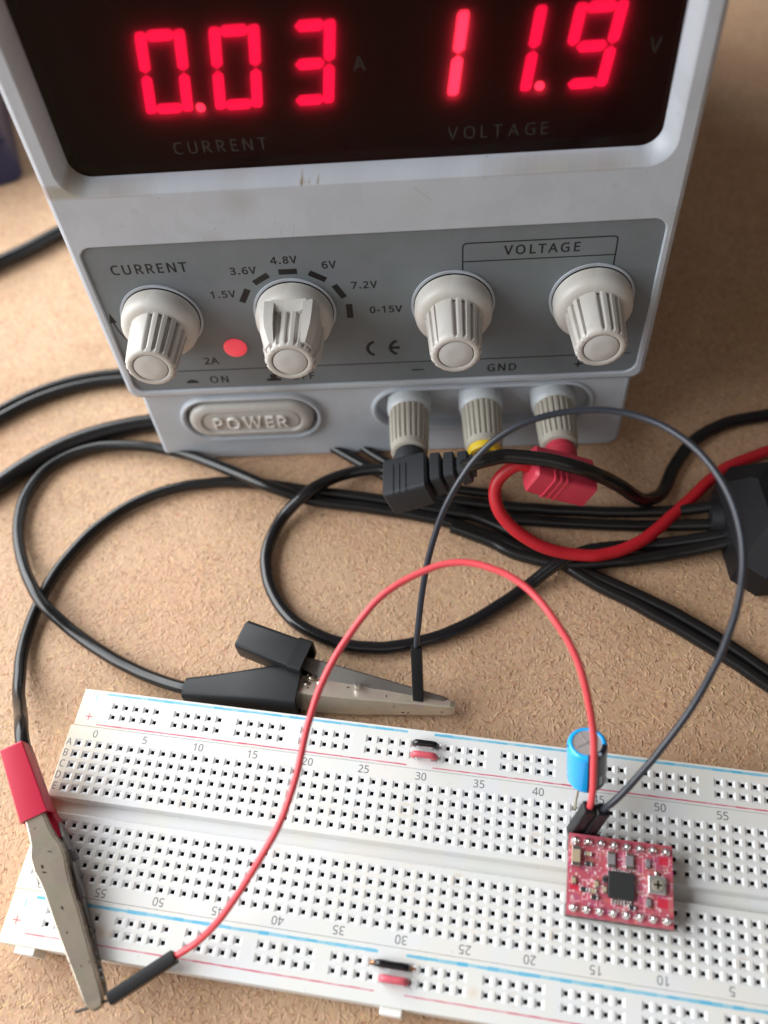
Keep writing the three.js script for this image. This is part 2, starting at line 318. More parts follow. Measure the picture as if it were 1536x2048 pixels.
    const hole = new THREE.CircleGeometry(9.2, 48); hole.translate(0, 0, -0.48);
    front('shaft_hole', hole, M.darkhole, [x, 55.0, 0]);
  }
  knob(-50.6, 2.15); knob(-18.75, -1.57, true); knob(18.4, 2.0); knob(50.3, 1.95);
  // current light
  const dome = new THREE.SphereGeometry(2.9, 28, 12, 0, Math.PI * 2, 0, Math.PI / 2); dome.rotateX(Math.PI / 2); dome.scale(1, 1, 0.42);
  front('indicator_lamp', dome, new THREE.MeshStandardMaterial({ color: new THREE.Color(0.5, 0.08, 0.09), emissive: new THREE.Color(1, 0.06, 0.10), emissiveIntensity: 0.5, roughness: 0.45 }), [-35.2, 44.3, -0.5]);
  const lp = new THREE.PointLight(new THREE.Color(1, 0.08, 0.1), 0.00003); lp.name = 'indicator_glow'; lp.position.set(-35.2 * S, (44.3 + 0.15) * S, (-2.7 + 3.2) * S); psu.add(lp);

  // lower front with the power button and the binding posts
  const st = (cx, c, hw, hv, d = 0) => rrect(cx, c, hw - d, hv - d, hv - d - 0.01, 12);
  const btn = (d) => st(-36.2, 17.9, 19.4, 8.6, d), term = (d) => st(26.0, 18.4, 29.6, 8.4, d);
  const L = (d) => rrect(0, 15.2, 64.2 - d, 15.0 - d, 3.2);
  front('lower_front', [
    loft([at(L(0), -22), at(L(0), -3.2), at(L(0.25), -2.3), at(L(1), -1.8)]),
    flat(L(1), [btn(0), term(0)], -1.8),
    loft([at(btn(0), -1.8), at(btn(0.2), -0.8), at(btn(0.6), -0.45), at(btn(1.15), -0.5), at(btn(1.5), -1.1), at(btn(1.6), -5)]),
    loft([at(term(0), -1.8), at(term(0.25), -1.2), at(term(0.7), -1.0), at(term(1.2), -1.2), at(term(1.5), -1.8), at(term(1.6), -4.2)]),
    flat(term(1.6), [], -4.2), flat(btn(1.7), [], -5),
  ], M.case);
  const B = (d) => st(-36.1, 17.9, 16.9, 6.15, d), B2 = (d) => st(-36.0, 17.9, 13.6, 3.9, d);
  const power = front('power_button', [
    loft([at(B(0), -5), at(B(0), -0.9), at(B(0.35), -0.1), at(B(1.1), 0.35), at(B(2.0), 0.45)]),
    flat(B(2.0), [B2(-0.3)], 0.45),
    loft([at(B2(-0.3), 0.45), at(B2(0), 0.1), at(B2(0.25), -0.15), at(B2(0.55), 0.0), at(B2(0.8), 0.2)]), flat(B2(0.8), [], 0.2),
  ], std([0.50, 0.49, 0.465], 0.45, { map: caseMap }));
  mesh('lettering', text('POWER', 4.0, -36.2, 17.9, 0.2, font, 0.75, 0.2), std([0.74, 0.73, 0.70], 0.4), power);
  const postX = [6.6, 25.5, 44.4];
  postX.forEach((x, i) => {
    const n = 168, knurl = (r) => (a) => r - 0.5 * Math.max(0, Math.cos(a * 22));
    const post = front('binding_post', [
      loft([circ(5.7, -4.2), circ(5.7, 0.6), circ(5.5, 1.7), circ(4.9, 2.2)]),
      loft([circ(4.4, 2.1), circ(5.2, 2.3), ringR(knurl(5.3), 2.8), ringR(knurl(5.1), 8), ringR(knurl(4.9), 13.2), circ(4.75, 13.6), circ(4.7, 15.3), circ(4.3, 15.6), circ(3.4, 15.6)]),
    ], M.post, [x, 20.5, 0]);
    mesh('post_collar', loft([circ(5.75, -4.2), circ(5.78, 0.5), circ(5.6, 1.6), circ(5.0, 2.25), circ(4.6, 2.3)]), M.collar, post);
    if (i === 1) { mesh('post_ring', loft([circ(4.3, 15.4), circ(4.25, 17.2), circ(3.9, 17.6), circ(2.9, 17.6), circ(2.6, 17.2), circ(2.6, 12)]), M.yellow, post); const c = new THREE.CircleGeometry(2.7, 24); c.translate(0, 0, 13); mesh('socket', c, M.darkhole, post); }
  });
}

// ---------------------------------------------------------------- breadboard
const BT = 9.5, PT = 2.54;
const bread = thing('breadboard', 'long white solderless breadboard with red and blue rail lines, numbered columns', 'breadboard');
{
  const x0 = -3.2, x1 = 160.7, k = 12.4, z0 = -12.9, z1 = 42.3;
  const px = (x) => (x - x0) * k, pz = (z) => (z - z0) * k;
  const top = canvasTex(2034, 686, (g, w, h) => {
    g.fillStyle = 'rgb(217,218,214)'; g.fillRect(0, 0, w, h);
    for (let i = 0; i < 500; i++) { g.fillStyle = rnd() < 0.6 ? 'rgba(236,228,210,0.06)' : 'rgba(214,226,236,0.07)'; g.beginPath(); g.arc(rr(0, w), rr(0, h), rr(10, 90), 0, 7); g.fill(); }
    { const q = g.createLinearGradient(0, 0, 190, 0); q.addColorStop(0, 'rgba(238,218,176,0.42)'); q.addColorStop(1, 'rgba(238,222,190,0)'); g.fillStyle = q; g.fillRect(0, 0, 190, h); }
    for (let i = 0; i < 300; i++) { g.fillStyle = `rgba(96,84,70,${rr(0.06, 0.3)})`; g.fillRect(rr(0, w), rr(0, h), rr(1, 3), rr(1, 3)); }
    for (let i = 0; i < 46; i++) { const s = rr(6, 15), c = Math.round(rr(0, 62)) * PT, z = [0, 1, 2, 3, 4, 7, 8, 9, 10, 11, 13.8, 14.8][Math.floor(rnd() * 12)] * PT; const gr = g.createRadialGradient(px(c), pz(z), 4, px(c), pz(z), s + 8); gr.addColorStop(0, `rgba(176,112,52,${rr(0.08, 0.35)})`); gr.addColorStop(1, 'rgba(190,140,80,0)'); g.fillStyle = gr; g.fillRect(px(c) - 30, pz(z) - 30, 60, 60); }
    const line = (xa, xb, z, wd, col) => { g.strokeStyle = col; for (let x = xa; x < xb; x += 2) { g.lineWidth = wd * k * rr(0.8, 1.15); g.globalAlpha = rr(0.5, 0.95); g.beginPath(); g.moveTo(px(x), pz(z) + rr(-0.4, 0.4)); g.lineTo(px(Math.min(xb, x + 2.1)), pz(z) + rr(-0.4, 0.4)); g.stroke(); } g.globalAlpha = 1; };
    const blue = 'rgb(84,172,208)', red = 'rgb(196,66,92)';
    line(3.2, 74.6, -12.05, 0.55, blue); line(80.6, 155.5, -12.05, 0.55, blue); line(2.7, 75.3, -4.62, 0.28, red); line(81, 155.5, -4.62, 0.28, red);
    line(2.2, 74.7, 33.0, 0.65, blue); line(80.4, 155.5, 33.0, 0.65, blue); line(2.2, 74.9, 40.0, 0.26, red); line(80.8, 155.5, 40.0, 0.26, red);
    g.fillStyle = 'rgb(92,94,98)'; g.textAlign = 'center'; g.textBaseline = 'middle';
    const T = (s, x, z, size, rot) => { g.save(); g.translate(px(x), pz(z)); g.rotate(rot); g.font = `${size * k}px sans-serif`; g.fillText(s, 0, 0); g.restore(); };
    for (let n = 0; n <= 60; n += 5) { T(String(n), n ? (n + 1) * PT : 3.3, -2.45, 2.35, 0); T(String(n), (61 - n) * PT + 0.2, 30.3, 2.35, Math.PI); }
    'ABCDE'.split('').forEach((c, i) => T(c, -2.25, i * PT, 2.15, 0));
    g.lineWidth = 0.2 * k;
    for (const [x, z, zc] of [[0.9, -11.0, 0], [0.2, 34.3, 0]]) { g.strokeStyle = blue; g.beginPath(); g.moveTo(px(x), pz(z - 0.8)); g.lineTo(px(x), pz(z + 0.8)); g.stroke(); }
    for (const [x, z] of [[0.4, -6.3], [-0.5, 37.8]]) { g.strokeStyle = red; g.beginPath(); g.moveTo(px(x), pz(z - 0.85)); g.lineTo(px(x), pz(z + 0.85)); g.moveTo(px(x - 0.85), pz(z)); g.lineTo(px(x + 0.85), pz(z)); g.stroke(); }
  });
  top.wrapS = top.wrapT = THREE.ClampToEdgeWrapping;
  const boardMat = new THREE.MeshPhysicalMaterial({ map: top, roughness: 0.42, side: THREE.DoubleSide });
  const setUV = (g) => { const p = g.attributes.position, uv = new Float32Array(p.count * 2); for (let i = 0; i < p.count; i++) { uv[2 * i] = (p.getX(i) - x0) / (x1 - x0); uv[2 * i + 1] = 1 - (p.getZ(i) - z0) / (z1 - z0); } g.setAttribute('uv', new THREE.BufferAttribute(uv, 2)); return g; };
  const HW = 0.92;                                                     // half width of the countersunk mouth of a hole
  const cols = [...Array(63)].map((_, i) => i * PT);
  const railX = []; for (let b = 0; b < 10; b++) for (let i = 0; i < 5; i++) railX.push(6.05 + b * 15.06 + i * 2.52);
  const holes = [];
  function sheet(xa, xb, za, zb, rows, xs) {                           // top face with square openings
    const pos = []; const quad = (a, b, c, d) => { if (b - a > 1e-6 && d - c > 1e-6) pos.push(a, BT, c, a, BT, d, b, BT, d, a, BT, c, b, BT, d, b, BT, c); };
    let z = za;
    for (const r of rows) { quad(xa, xb, z, r - HW); let x = xa; for (const c of xs) { quad(x, c - HW, r - HW, r + HW); x = c + HW; holes.push([c, r]); } quad(x, xb, r - HW, r + HW); z = r + HW; }
    quad(xa, xb, z, zb);
    const g = new THREE.BufferGeometry(); g.setAttribute('position', new THREE.Float32BufferAttribute(pos, 3)); g.computeVertexNormals(); return setUV(g);
  }
  const side = (xa, xb, za, zb, r = 0.2) => {                        // vertical skirt with softened top edge
    const P = (d, y) => [[xa + d, y, za + d], [xa + d, y, zb - d], [xb - d, y, zb - d], [xb - d, y, za + d]];
    return setUV(loft([P(0, 0.9), P(0, BT - r), P(r * 0.3, BT - r * 0.3), P(r, BT)].map((q) => q), [false, false], 0.5));
  };
  const e = 0.2;
  const mains = [0, 1, 2, 3, 4].map((i) => i * PT), lows = [7, 8, 9, 10, 11].map((i) => i * PT);
  const C0 = 12.25, C1 = 15.7;
  const strip = mesh('terminal_strip', [
    sheet(x0 + e, x1 - e, -4.0 + e, C0, mains, cols), sheet(x0 + e, x1 - e, C1, 31.75 - e, lows, cols),
    side(x0, x1, -4.0, 31.75),
    setUV(loft([[-0, 0], [0.25, -0.3], [0.6, -1.7]].map(([d, y]) => [[x0 + e, BT + y, C0 + d], [x0 + e, BT + y, C1 - d], [x1 - e, BT + y, C1 - d], [x1 - e, BT + y, C0 + d]]), [false, true], 0.4)),
  ], boardMat, bread);
  const railT = mesh('power_rail', [sheet(x0 + 0.6 + e, x1 - 0.5 - e, -12.85 + e, -4.02 - e, [-9.38, -6.85], railX), side(x0 + 0.6, x1 - 0.5, -12.85, -4.02)], boardMat, bread);
  const railB = mesh('power_rail', [sheet(x0 + 0.2 + e, x1 - 0.5 - e, 31.77 + e, 42.25 - e, [35.05, 37.58], railX), side(x0 + 0.2, x1 - 0.5, 31.77, 42.25)], boardMat, bread);
  mesh('foam_backing', box(162, 0.9, 54, 78.7, 0.45, 14.7), std([0.7, 0.7, 0.66], 0.9), bread);
  for (const x of [78.6, 3.0]) mesh('locking_tab', box(4.4, 6.2, 1.6, x, BT - 3.6, 42.9, 0.3), std([0.82, 0.80, 0.76], 0.45), bread);
  // contact holes: countersink in the white plastic, wells below coloured dark for the shade of their depth
  const sink = (cx, cz) => { const q = (d, y) => [[cx - d, BT + y, cz - d], [cx - d, BT + y, cz + d], [cx + d, BT + y, cz + d], [cx + d, BT + y, cz - d]]; return loft([q(HW, 0), q(0.40, -0.26)], [false, false], 0.3); };
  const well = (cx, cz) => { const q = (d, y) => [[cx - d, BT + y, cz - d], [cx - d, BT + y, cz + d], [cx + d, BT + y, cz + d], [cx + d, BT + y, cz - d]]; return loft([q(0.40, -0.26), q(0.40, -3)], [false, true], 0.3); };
  const sinkG = sink(0, 0), wellG = well(0, 0);
  const sunkMat = std([0.72, 0.73, 0.73], 0.35), wellShade = std([0.045, 0.042, 0.04], 0.55);
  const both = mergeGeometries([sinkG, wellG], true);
  both.scale(S, S, S); scaled.add(both);
  // the 300 nearest as parts, the others as one part
  holes.sort((a, b) => Math.hypot(a[0] - 88, a[1] - 42) - Math.hypot(b[0] - 88, b[1] - 42));
  const cand = holes.slice(0, 300), restH = holes.slice(300);
  for (const [x, z] of cand) { const m = new THREE.Mesh(both, [sunkMat, wellShade]); m.name = 'socket'; m.position.set(x * S, 0, z * S); m.receiveShadow = m.castShadow = true; bread.add(m); }
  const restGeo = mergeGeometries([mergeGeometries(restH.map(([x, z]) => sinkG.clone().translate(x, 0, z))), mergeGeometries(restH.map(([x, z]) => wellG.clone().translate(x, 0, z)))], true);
  const rm = mesh('sockets', restGeo, [sunkMat, wellShade], bread); rm.userData.kind = 'stuff';
}

// ---------------------------------------------------------------- stepper driver module
const driver = thing('driver_module', 'small red circuit board with a black chip plugged across the breadboard channel', 'circuit board', [120.65, 14.0, 13.97]);
{
  const W = 20.4, D = 15.5, k = 40;
  const art = canvasTex(816, 620, (g, w, h) => {
    const X = (x) => (x + W / 2) * k, Z = (z) => (z + D / 2) * k;
    g.fillStyle = 'rgb(184,86,100)'; g.fillRect(0, 0, w, h);
    for (let i = 0; i < 260; i++) { g.fillStyle = `rgba(${rr(150, 215) | 0},${rr(50, 160) | 0},${rr(70, 165) | 0},0.3)`; g.fillRect(rr(0, w), rr(0, h), rr(10, 70), rr(8, 50)); }
    g.strokeStyle = 'rgba(226,176,186,0.8)'; g.lineWidth = 6;
    for (let i = 0; i < 130; i++) { let x = rr(0, w), y = rr(40, h - 40); g.lineWidth = rr(3, 9); g.beginPath(); g.moveTo(x, y); for (let j = 0; j < 3; j++) { if (rnd() < 0.5) x += rr(-60, 60); else y += rr(-60, 60); g.lineTo(x, y); } g.stroke(); }
    g.fillStyle = 'rgba(228,212,214,0.85)';
    for (let i = 0; i < 170; i++) g.fillRect(rr(0, w), rr(50, h - 50), rr(6, 22), rr(6, 20));
    g.fillStyle = 'rgba(196,34,56,0.75)'; g.fillRect(X(7.2), Z(2.4), 80, 70); g.fillRect(X(-9.6), Z(1.6), 60, 60); g.fillRect(X(7.6), Z(-5.4), 70, 60);
  });
  const face = plateUV(W, D, 0, 0, 0); face.rotateX(-Math.PI / 2); face.translate(0, 0.02, 0);
  mesh('circuit_board', box(W, 1.6, D, 0, -0.8, 0), std([0.22, 0.06, 0.07], 0.45), driver);
  mesh('printed_face', face, new THREE.MeshPhysicalMaterial({ map: art, roughness: 0.32, clearcoat: 0.3 }), driver);
  const pinRow = (z) => { for (let i = 0; i < 8; i++) { const x = (i - 3.5) * PT; const g = new THREE.LatheGeometry([[0.95, 0], [0.9, 0.22], [0.62, 0.6], [0.45, 0.95], [0.28, 1.15], [0, 1.2]].map((p) => new THREE.Vector2(...p)), 16); g.translate(x, 0.02, z); mesh('solder_pin', [g, cyl(0.32, 0.32, [x, -9, z], [x, 0, z], 8)], M.solder, driver); } };
  pinRow(-6.35); pinRow(6.35);
  for (const z of [-6.35, 6.35]) mesh('pin_header', box(20.3, 2.5, 2.4, 0, -2.9, z, 0.1), M.dupont, driver);
  const chip = mesh('chip', box(5.1, 0.9, 5.0, 0.2, 0.5, 1.15, 0.12), std([0.022, 0.023, 0.024], 0.5), driver);
  for (let i = 0; i < 7; i++) { mesh('chip_lead', box(0.36, 0.3, 1.1, -1.45 + i * 0.6, 0.2, 4.2, 0.05), M.solder, chip); mesh('chip_lead', box(0.32, 0.2, 0.6, -1.3 + i * 0.55, 0.15, -1.6, 0.05), M.solder, chip); }
  // trimmer
  const pot = mesh('trimmer', box(3.4, 1.0, 3.4, 7.0, 0.55, 0.2, 0.2), std([0.70, 0.69, 0.67], 0.35, { metalness: 0.85 }), driver);
  mesh('screw', [cyl(1.1, 1.1, [7.1, 1.0, 0.2], [7.1, 1.25, 0.2], 20)], M.metal, pot); mesh('slot', [box(1.6, 0.06, 0.35, 7.1, 1.27, 0.2), box(0.35, 0.055, 1.6, 7.1, 1.27, 0.2)], M.darkhole, pot);
  mesh('solder_dot', box(0.8, 0.7, 0.9, 7.0, 0.4, -2.0, 0.25), M.solder, driver);
  // surface parts
  const smd = (x, z, w, d, h, mat, vertical) => {
    const b = mesh('component', box(w * (vertical ? 1 : 0.62), h, d * (vertical ? 0.62 : 1), x, h / 2 + 0.05, z, 0.06), mat, driver);
    for (const s of [-1, 1]) mesh('end_cap', vertical ? box(w * 1.03, h * 1.04, d * 0.2, x, h / 2 + 0.05, z + s * d * 0.4, 0.06) : box(w * 0.2, h * 1.04, d * 1.03, x + s * w * 0.4, h / 2 + 0.05, z, 0.06), M.solder, b);
  };
  const tan = std([0.42, 0.33, 0.22], 0.5), blk = std([0.03, 0.03, 0.035], 0.4), grey = std([0.22, 0.2, 0.21], 0.5);
  smd(-8.75, -3.2, 1.6, 3.9, 1.2, tan, true);
  smd(-1.8, -3.5, 1.5, 3.1, 0.7, grey, true); smd(1.75, -3.6, 1.5, 3.1, 0.7, grey, true);
  smd(5.3, -3.6, 0.9, 1.8, 0.6, grey, true); smd(5.4, 3.6, 0.9, 1.9, 0.6, grey, true);
  for (const [x, z, v] of [[-6.3, -4.0, 0], [-6.2, -2.1, 0], [-9.0, 1.4, 1], [-7.0, 2.8, 0], [-4.6, 1.5, 1], [-3.0, 0.4, 1], [-3.0, 2.3, 1], [-4.9, 4.0, 0], [2.3, 4.9, 0], [-5.2, 2.9, 0]]) smd(x, z, v ? 0.8 : 1.5, v ? 1.5 : 0.8, 0.55, rnd() < 0.5 ? blk : tan, v);
}

// ---------------------------------------------------------------- capacitor
{
  const cap = thing('capacitor', 'bright blue electrolytic capacitor standing on wire leads behind the red board', 'capacitor', [113.3, 16.4, -4.7]);
  const ax = new THREE.Vector3(-1.4, 12.2, -3.5).normalize();
  const wrap = canvasTex(512, 256, (g, w, h) => {
    g.fillStyle = 'rgb(20,172,250)'; g.fillRect(0, 0, w, h);
    g.fillStyle = 'rgb(26,30,44)'; g.fillRect(140, 0, 120, h);
    g.fillStyle = 'rgb(170,190,205)'; for (const y of [40, 120, 200]) g.fillRect(192, y, 16, 34);
    g.fillStyle = 'rgb(8,44,92)'; for (const [x, y, a, b] of [[18, 70, 14, 22], [12, 110, 10, 28], [26, 128, 12, 14], [20, 160, 16, 10], [22, 190, 10, 22], [478, 120, 12, 20], [470, 90, 10, 14]]) g.fillRect(x, y, a, b);
  });
  const q = new THREE.Quaternion().setFromUnitVectors(new THREE.Vector3(0, 1, 0), ax);
  const lathe = (pts) => { const g = new THREE.LatheGeometry(pts.map((p) => new THREE.Vector2(...p)), 48); return g; };
  const bg = lathe([[3.2, 0], [3.75, 0.25], [4, 0.9], [4, 1.6], [3.9, 2.0], [4, 2.5], [4, 11.4], [3.85, 12.1], [3.45, 12.5], [3.0, 12.55], [2.9, 12.4]]);
  bg.rotateY(4.62); bg.applyQuaternion(q); mesh('sleeve', bg, new THREE.MeshPhysicalMaterial({ map: wrap, roughness: 0.32, clearcoat: 0.4, side: THREE.DoubleSide }), cap);
  const tg = lathe([[3.0, 12.38], [2.6, 12.34], [0.01, 12.34]]); tg.applyQuaternion(q); const tm = mesh('can_top', tg, std([0.58, 0.55, 0.53], 0.38, { metalness: 0.55 }), cap);
  const sc = [box(4.8, 0.05, 0.22, 0, 12.36, 0), box(0.22, 0.055, 4.8, 0, 12.36, 0)]; sc.forEach((g) => { g.rotateY(0.6); g.applyQuaternion(q); }); mesh('vent_score', sc, std([0.62, 0.6, 0.58], 0.4, { metalness: 0.9 }), tm);
  const bt = lathe([[3.3, 0.1], [0.01, 0.1]]); bt.applyQuaternion(q); mesh('rubber_seal', bt, M.rubber, cap);
  mesh('lead', tube([[-1.4, 0.3, 0.6], [-1.45, -2.5, 2.5], [-1.5, -7.5, 4.8]], 0.3, 12, 8), M.metal, cap);
  mesh('lead', tube([[1.3, 0.3, 0.6], [1.2, -2.5, 2.5], [1.05, -7.5, 4.8]], 0.3, 12, 8), M.metal, cap);
}

// ---------------------------------------------------------------- wires
function dupont(a, b, parent, w = 2.5) {
  const A = V(a), B = V(b), d = B.clone().sub(A), L = d.length();
  const P = (h) => rrect(0, 0, h, h, 0.25, 3);
  const g = mergeGeometries([loft([at(P(w / 2 - 0.15), 0), at(P(w / 2), 0.15), at(P(w / 2), L - 0.15), at(P(w / 2 - 0.15), L)], [true, true], 0.5)]);
  g.applyQuaternion(new THREE.Quaternion().setFromUnitVectors(new THREE.Vector3(0, 0, 1), d.normalize())); g.translate(...a);
  return mesh('connector', g, M.dupont, parent);
}
const jr = thing('jumper_wire', 'thin red jumper wire arching from the red board to the red clip at lower left', 'jumper wire');
mesh('wire', tube([[113.2, 20, 3.5], [113.5, 23.5, 2.7], [113.4, 27, 0.8], [112.9, 32, -2.6], [112, 38, -6.4], [110.1, 44, -10.9], [107.4, 49, -16.4], [102.7, 52, -22.6], [96.7, 53, -28.6], [90.3, 53, -31.7], [83, 52, -32.8], [75.3, 50, -30.2], [68.9, 48, -25.5], [63.8, 45, -18.4], [60, 42, -10.6], [57.9, 39, -2.2], [56.9, 36, 8.7], [55, 33, 16.2], [50.9, 28, 23.9], [44.7, 20.5, 32.5], [39.6, 15, 36.9], [35.1, 12.2, 39.8], [31, 11.8, 43]], 0.7), M.redWire, jr);
dupont([35.2, 12.2, 39.7], [24.2, 11.6, 48.9], jr);
mesh('pin', tube([[24.4, 11.6, 48.8], [21.5, 10.6, 50.2], [17.6, 9.8, 51.9]], 0.32, 8, 8), std([0.05, 0.045, 0.04], 0.4, { metalness: 0.8 }), jr);
dupont([111.6, BT + 0.3, 5.2], [113.4, 23.0, 3.0], jr);
const jb = thing('jumper_wire', 'thin dark grey jumper wire looping high from the black clip to the red board', 'jumper wire');
mesh('wire', tube([[74.6, 12, -25.5], [74.5, 17, -29], [74.8, 24, -33.5], [75.8, 34, -40.2], [78.2, 44, -47.1], [81.9, 52, -52.3], [87, 58, -57.1], [94.1, 62, -60.7], [103.6, 64, -63], [113.2, 65, -62.6], [122.4, 66, -57.8], [129, 66, -50.3], [132.8, 65, -42], [134.5, 62, -34.4], [134.7, 56, -27.5], [133.1, 48, -20.5], [129.6, 39, -13.2], [123.6, 31, -4.8], [118.1, 26, 1.6], [116.2, 23.2, 3.0], [115.8, 20, 3.6]], 0.7), M.blackWire, jb);
dupont([74.5, 17.5, -29.2], [75.6, 5.5, -21.0], jb);
dupont([114.2, BT + 0.3, 5.3], [116.0, 23.0, 3.1], jb);
// short links in the rails
function link(xa, xb, z, h, mat, label, bare) {
  const t = thing('jumper_link', label, 'jumper wire', [(xa + xb) / 2, BT, z]); const w = (xb - xa) / 2;
  mesh('insulation', tube([[-w + 0.1, 0.35, 0], [-w + 0.55, h * 0.85, 0], [0, h, 0.05], [w - 0.55, h * 0.8, 0], [w - 0.1, 0.3, 0]], 0.72, 30, 12), mat, t);
  mesh('bare_end', [tube([[-w + 0.6, h * 0.7, 0], [-w - bare, 0.6, 0], [-w - bare, -2, 0]], 0.3, 10, 8), tube([[w - 0.6, h * 0.7, 0], [w + bare, 0.5, 0], [w + bare, -2, 0]], 0.3, 10, 8)], M.copper, t);
}
link(76.3, 81.4, -9.38, 1.7, M.black, 'short black wire link across the gap in the upper rail, nearer the bench back', 0.0);
link(76.3, 81.4, -6.85, 1.6, std([0.62, 0.10, 0.13], 0.45), 'short red wire link in the upper rail just above the printed number 30', 0.0);
link(74.6, 81.0, 35.05, 1.2, M.black, 'short black wire link bridging the lower rail beside the blue line gap', 0.9);
link(75.9, 81.0, 37.58, 1.4, std([0.66, 0.12, 0.16], 0.45), 'short red wire link in the lower rail near the white locking tab', 0.2);

// ---------------------------------------------------------------- crocodile clip leads
function uArm(st, t = 0.45) {                                        // stations [x, half width, flange depth, height of the back plate]
  const c = 0.36;
  return loft(st.map(([x, hw, fl, y = 0]) => [[x, y, -hw + c], [x, y, hw - c], [x, y - c * 0.35, hw - c * 0.3], [x, y - c, hw], [x, y - fl, hw], [x, y - fl, hw - t], [x, y - t - c, hw - t], [x, y - t - c, -hw + t], [x, y - fl, -hw + t], [x, y - fl, -hw], [x, y - c, -hw], [x, y - c * 0.35, -hw + c * 0.3]]), [true, true], 0.3);
}
function frame(a, b, up) { const x = V(b).sub(V(a)).normalize(), z = new THREE.Vector3().crossVectors(x, V(up)).normalize(), y = new THREE.Vector3().crossVectors(z, x); return new THREE.Matrix4().makeBasis(x, y, z).setPosition(...a); }
const teeth = (from, to, n, hw0, hw1, f0, f1, y0, y1) => [...Array(n)].map((_, i) => { const u = i / (n - 1); return [from + (to - from) * u, hw0 + (hw1 - hw0) * u, f0 + (f1 - f0) * u - (i % 2 ? 0.7 : 0), y0 + (y1 - y0) * u]; });
{
  // black lead, clip lying on its side behind the breadboard
  const t = thing('test_lead', 'black test lead ending in a crocodile clip lying behind the breadboard', 'test lead');
  mesh('cable', tube([[24, 4.5, -18.0], [19.7, 4.5, -17.6], [10.7, 3, -19.5], [0.2, 2, -23], [-14.1, 2, -29.5], [-25, 5, -36.4], [-35.2, 3, -48], [-41.1, 2, -59.1], [-42.5, 2, -69.8], [-39.2, 2, -79.4], [-29.1, 2.5, -86.3], [-14.3, 3, -88.3], [-0.3, 3, -86.8], [12.9, 4.5, -82.2], [27.5, 5.5, -76.6], [38.5, 3.0, -75.2], [59.3, 2, -74.6], [74.5, 2, -73.0], [86.8, 2, -70.0], [98.9, 2, -65.5], [110.5, 2, -62.1], [123, 2, -57.7], [135.1, 2, -52.2], [146.6, 2, -45.6], [162.8, 2, -34.5]], 1.6), M.cord, t);
  const m = frame([46, 5.0, -17.2], [84.3, 4.2, -19.6], [0, 0.22, 1]);       // back plate towards the viewer
  const armA = uArm([[0, 3.9, 4.2, -0.6], [4, 4.0, 5.0, 0], [12, 3.8, 6.6, 0.2], [17, 3.6, 7.2, 0.2], [21, 3.3, 6.0, 0], ...teeth(24, 37.2, 14, 3.0, 2.0, 3.6, 2.2, 0, -0.3), [38.3, 1.5, 1.6, -0.6]]); armA.applyMatrix4(m);
  mesh('jaw', armA, M.metal, t);
  const m2 = frame([47.5, 5.6, -28.2], [83.5, 4.4, -22.6], [0, 0.2, -1]);
  const armB = uArm([[0, 3.2, 3.0, 0], [6, 3.3, 4.2, 0], [12, 3.2, 5.6, 0], [18, 3.0, 4.6, 0], ...teeth(22, 34.5, 14, 2.6, 1.8, 3.0, 2.4, 0, 0), [36, 1.3, 1.6, -0.4]]); armB.applyMatrix4(m2);
  mesh('jaw', armB, std([0.34, 0.33, 0.31], 0.4, { metalness: 1 }), t);
  mesh('solder_joint', [[49.4, 7.4, -20.8, 1.3], [51.2, 6.6, -19.6, 1.5], [52.4, 7.8, -21.6, 1.0], [50.2, 8.0, -22.6, 0.9]].map(([x, y, z, r]) => { const g = new THREE.SphereGeometry(r, 14, 10); g.scale(1.2, 0.8, 1); g.translate(x, y, z); return g; }), std([0.42, 0.37, 0.31], 0.3, { metalness: 1 }), t);
  mesh('rivet', [cyl(0.9, 0.7, [61.4, 8.3, -21.8], [61.4, 9.9, -21.8], 14)], M.solder, t);
  const rs = (c, hw, hh, r, tilt = 0) => rrect(0, 0, hw, hh, r, 4).map(([a, b]) => [c[0] + a * tilt, c[1] + b, c[2] + a]);
  mesh('boot', loft([rs([19.4, 3.9, -17.4], 2.5, 2.5, 1.3), rs([25, 4.2, -18.0], 3.0, 2.9, 1.4), rs([33, 4.8, -18.9], 3.7, 3.6, 1.2), rs([40, 5.2, -19.6], 4.4, 4.4, 0.9), rs([47.6, 5.2, -19.9], 4.7, 4.6, 0.8), rs([47.6, 5.2, -19.9], 4.0, 3.9, 0.6), rs([44, 5.2, -19.9], 3.8, 3.8, 0.6)], [true, false], 0.6), M.rubber, t);
  mesh('handle_cover', loft([rs([31.4, 8.4, -30.4], 3.2, 3.0, 0.9, -0.22), rs([32, 8.4, -30.4], 3.6, 3.4, 0.9, -0.22), rs([45.2, 8.6, -26.9], 3.7, 3.5, 0.8, -0.22), rs([45.3, 8.6, -26.9], 4.0, 3.8, 0.8, -0.22), rs([48.6, 8.6, -26.2], 4.0, 3.8, 0.8, -0.22), rs([48.6, 8.6, -26.2], 3.3, 3.1, 0.6, -0.22), rs([45.5, 8.6, -26.9], 3.2, 3.0, 0.6, -0.22)], [true, false], 0.6), M.rubber, t);
}
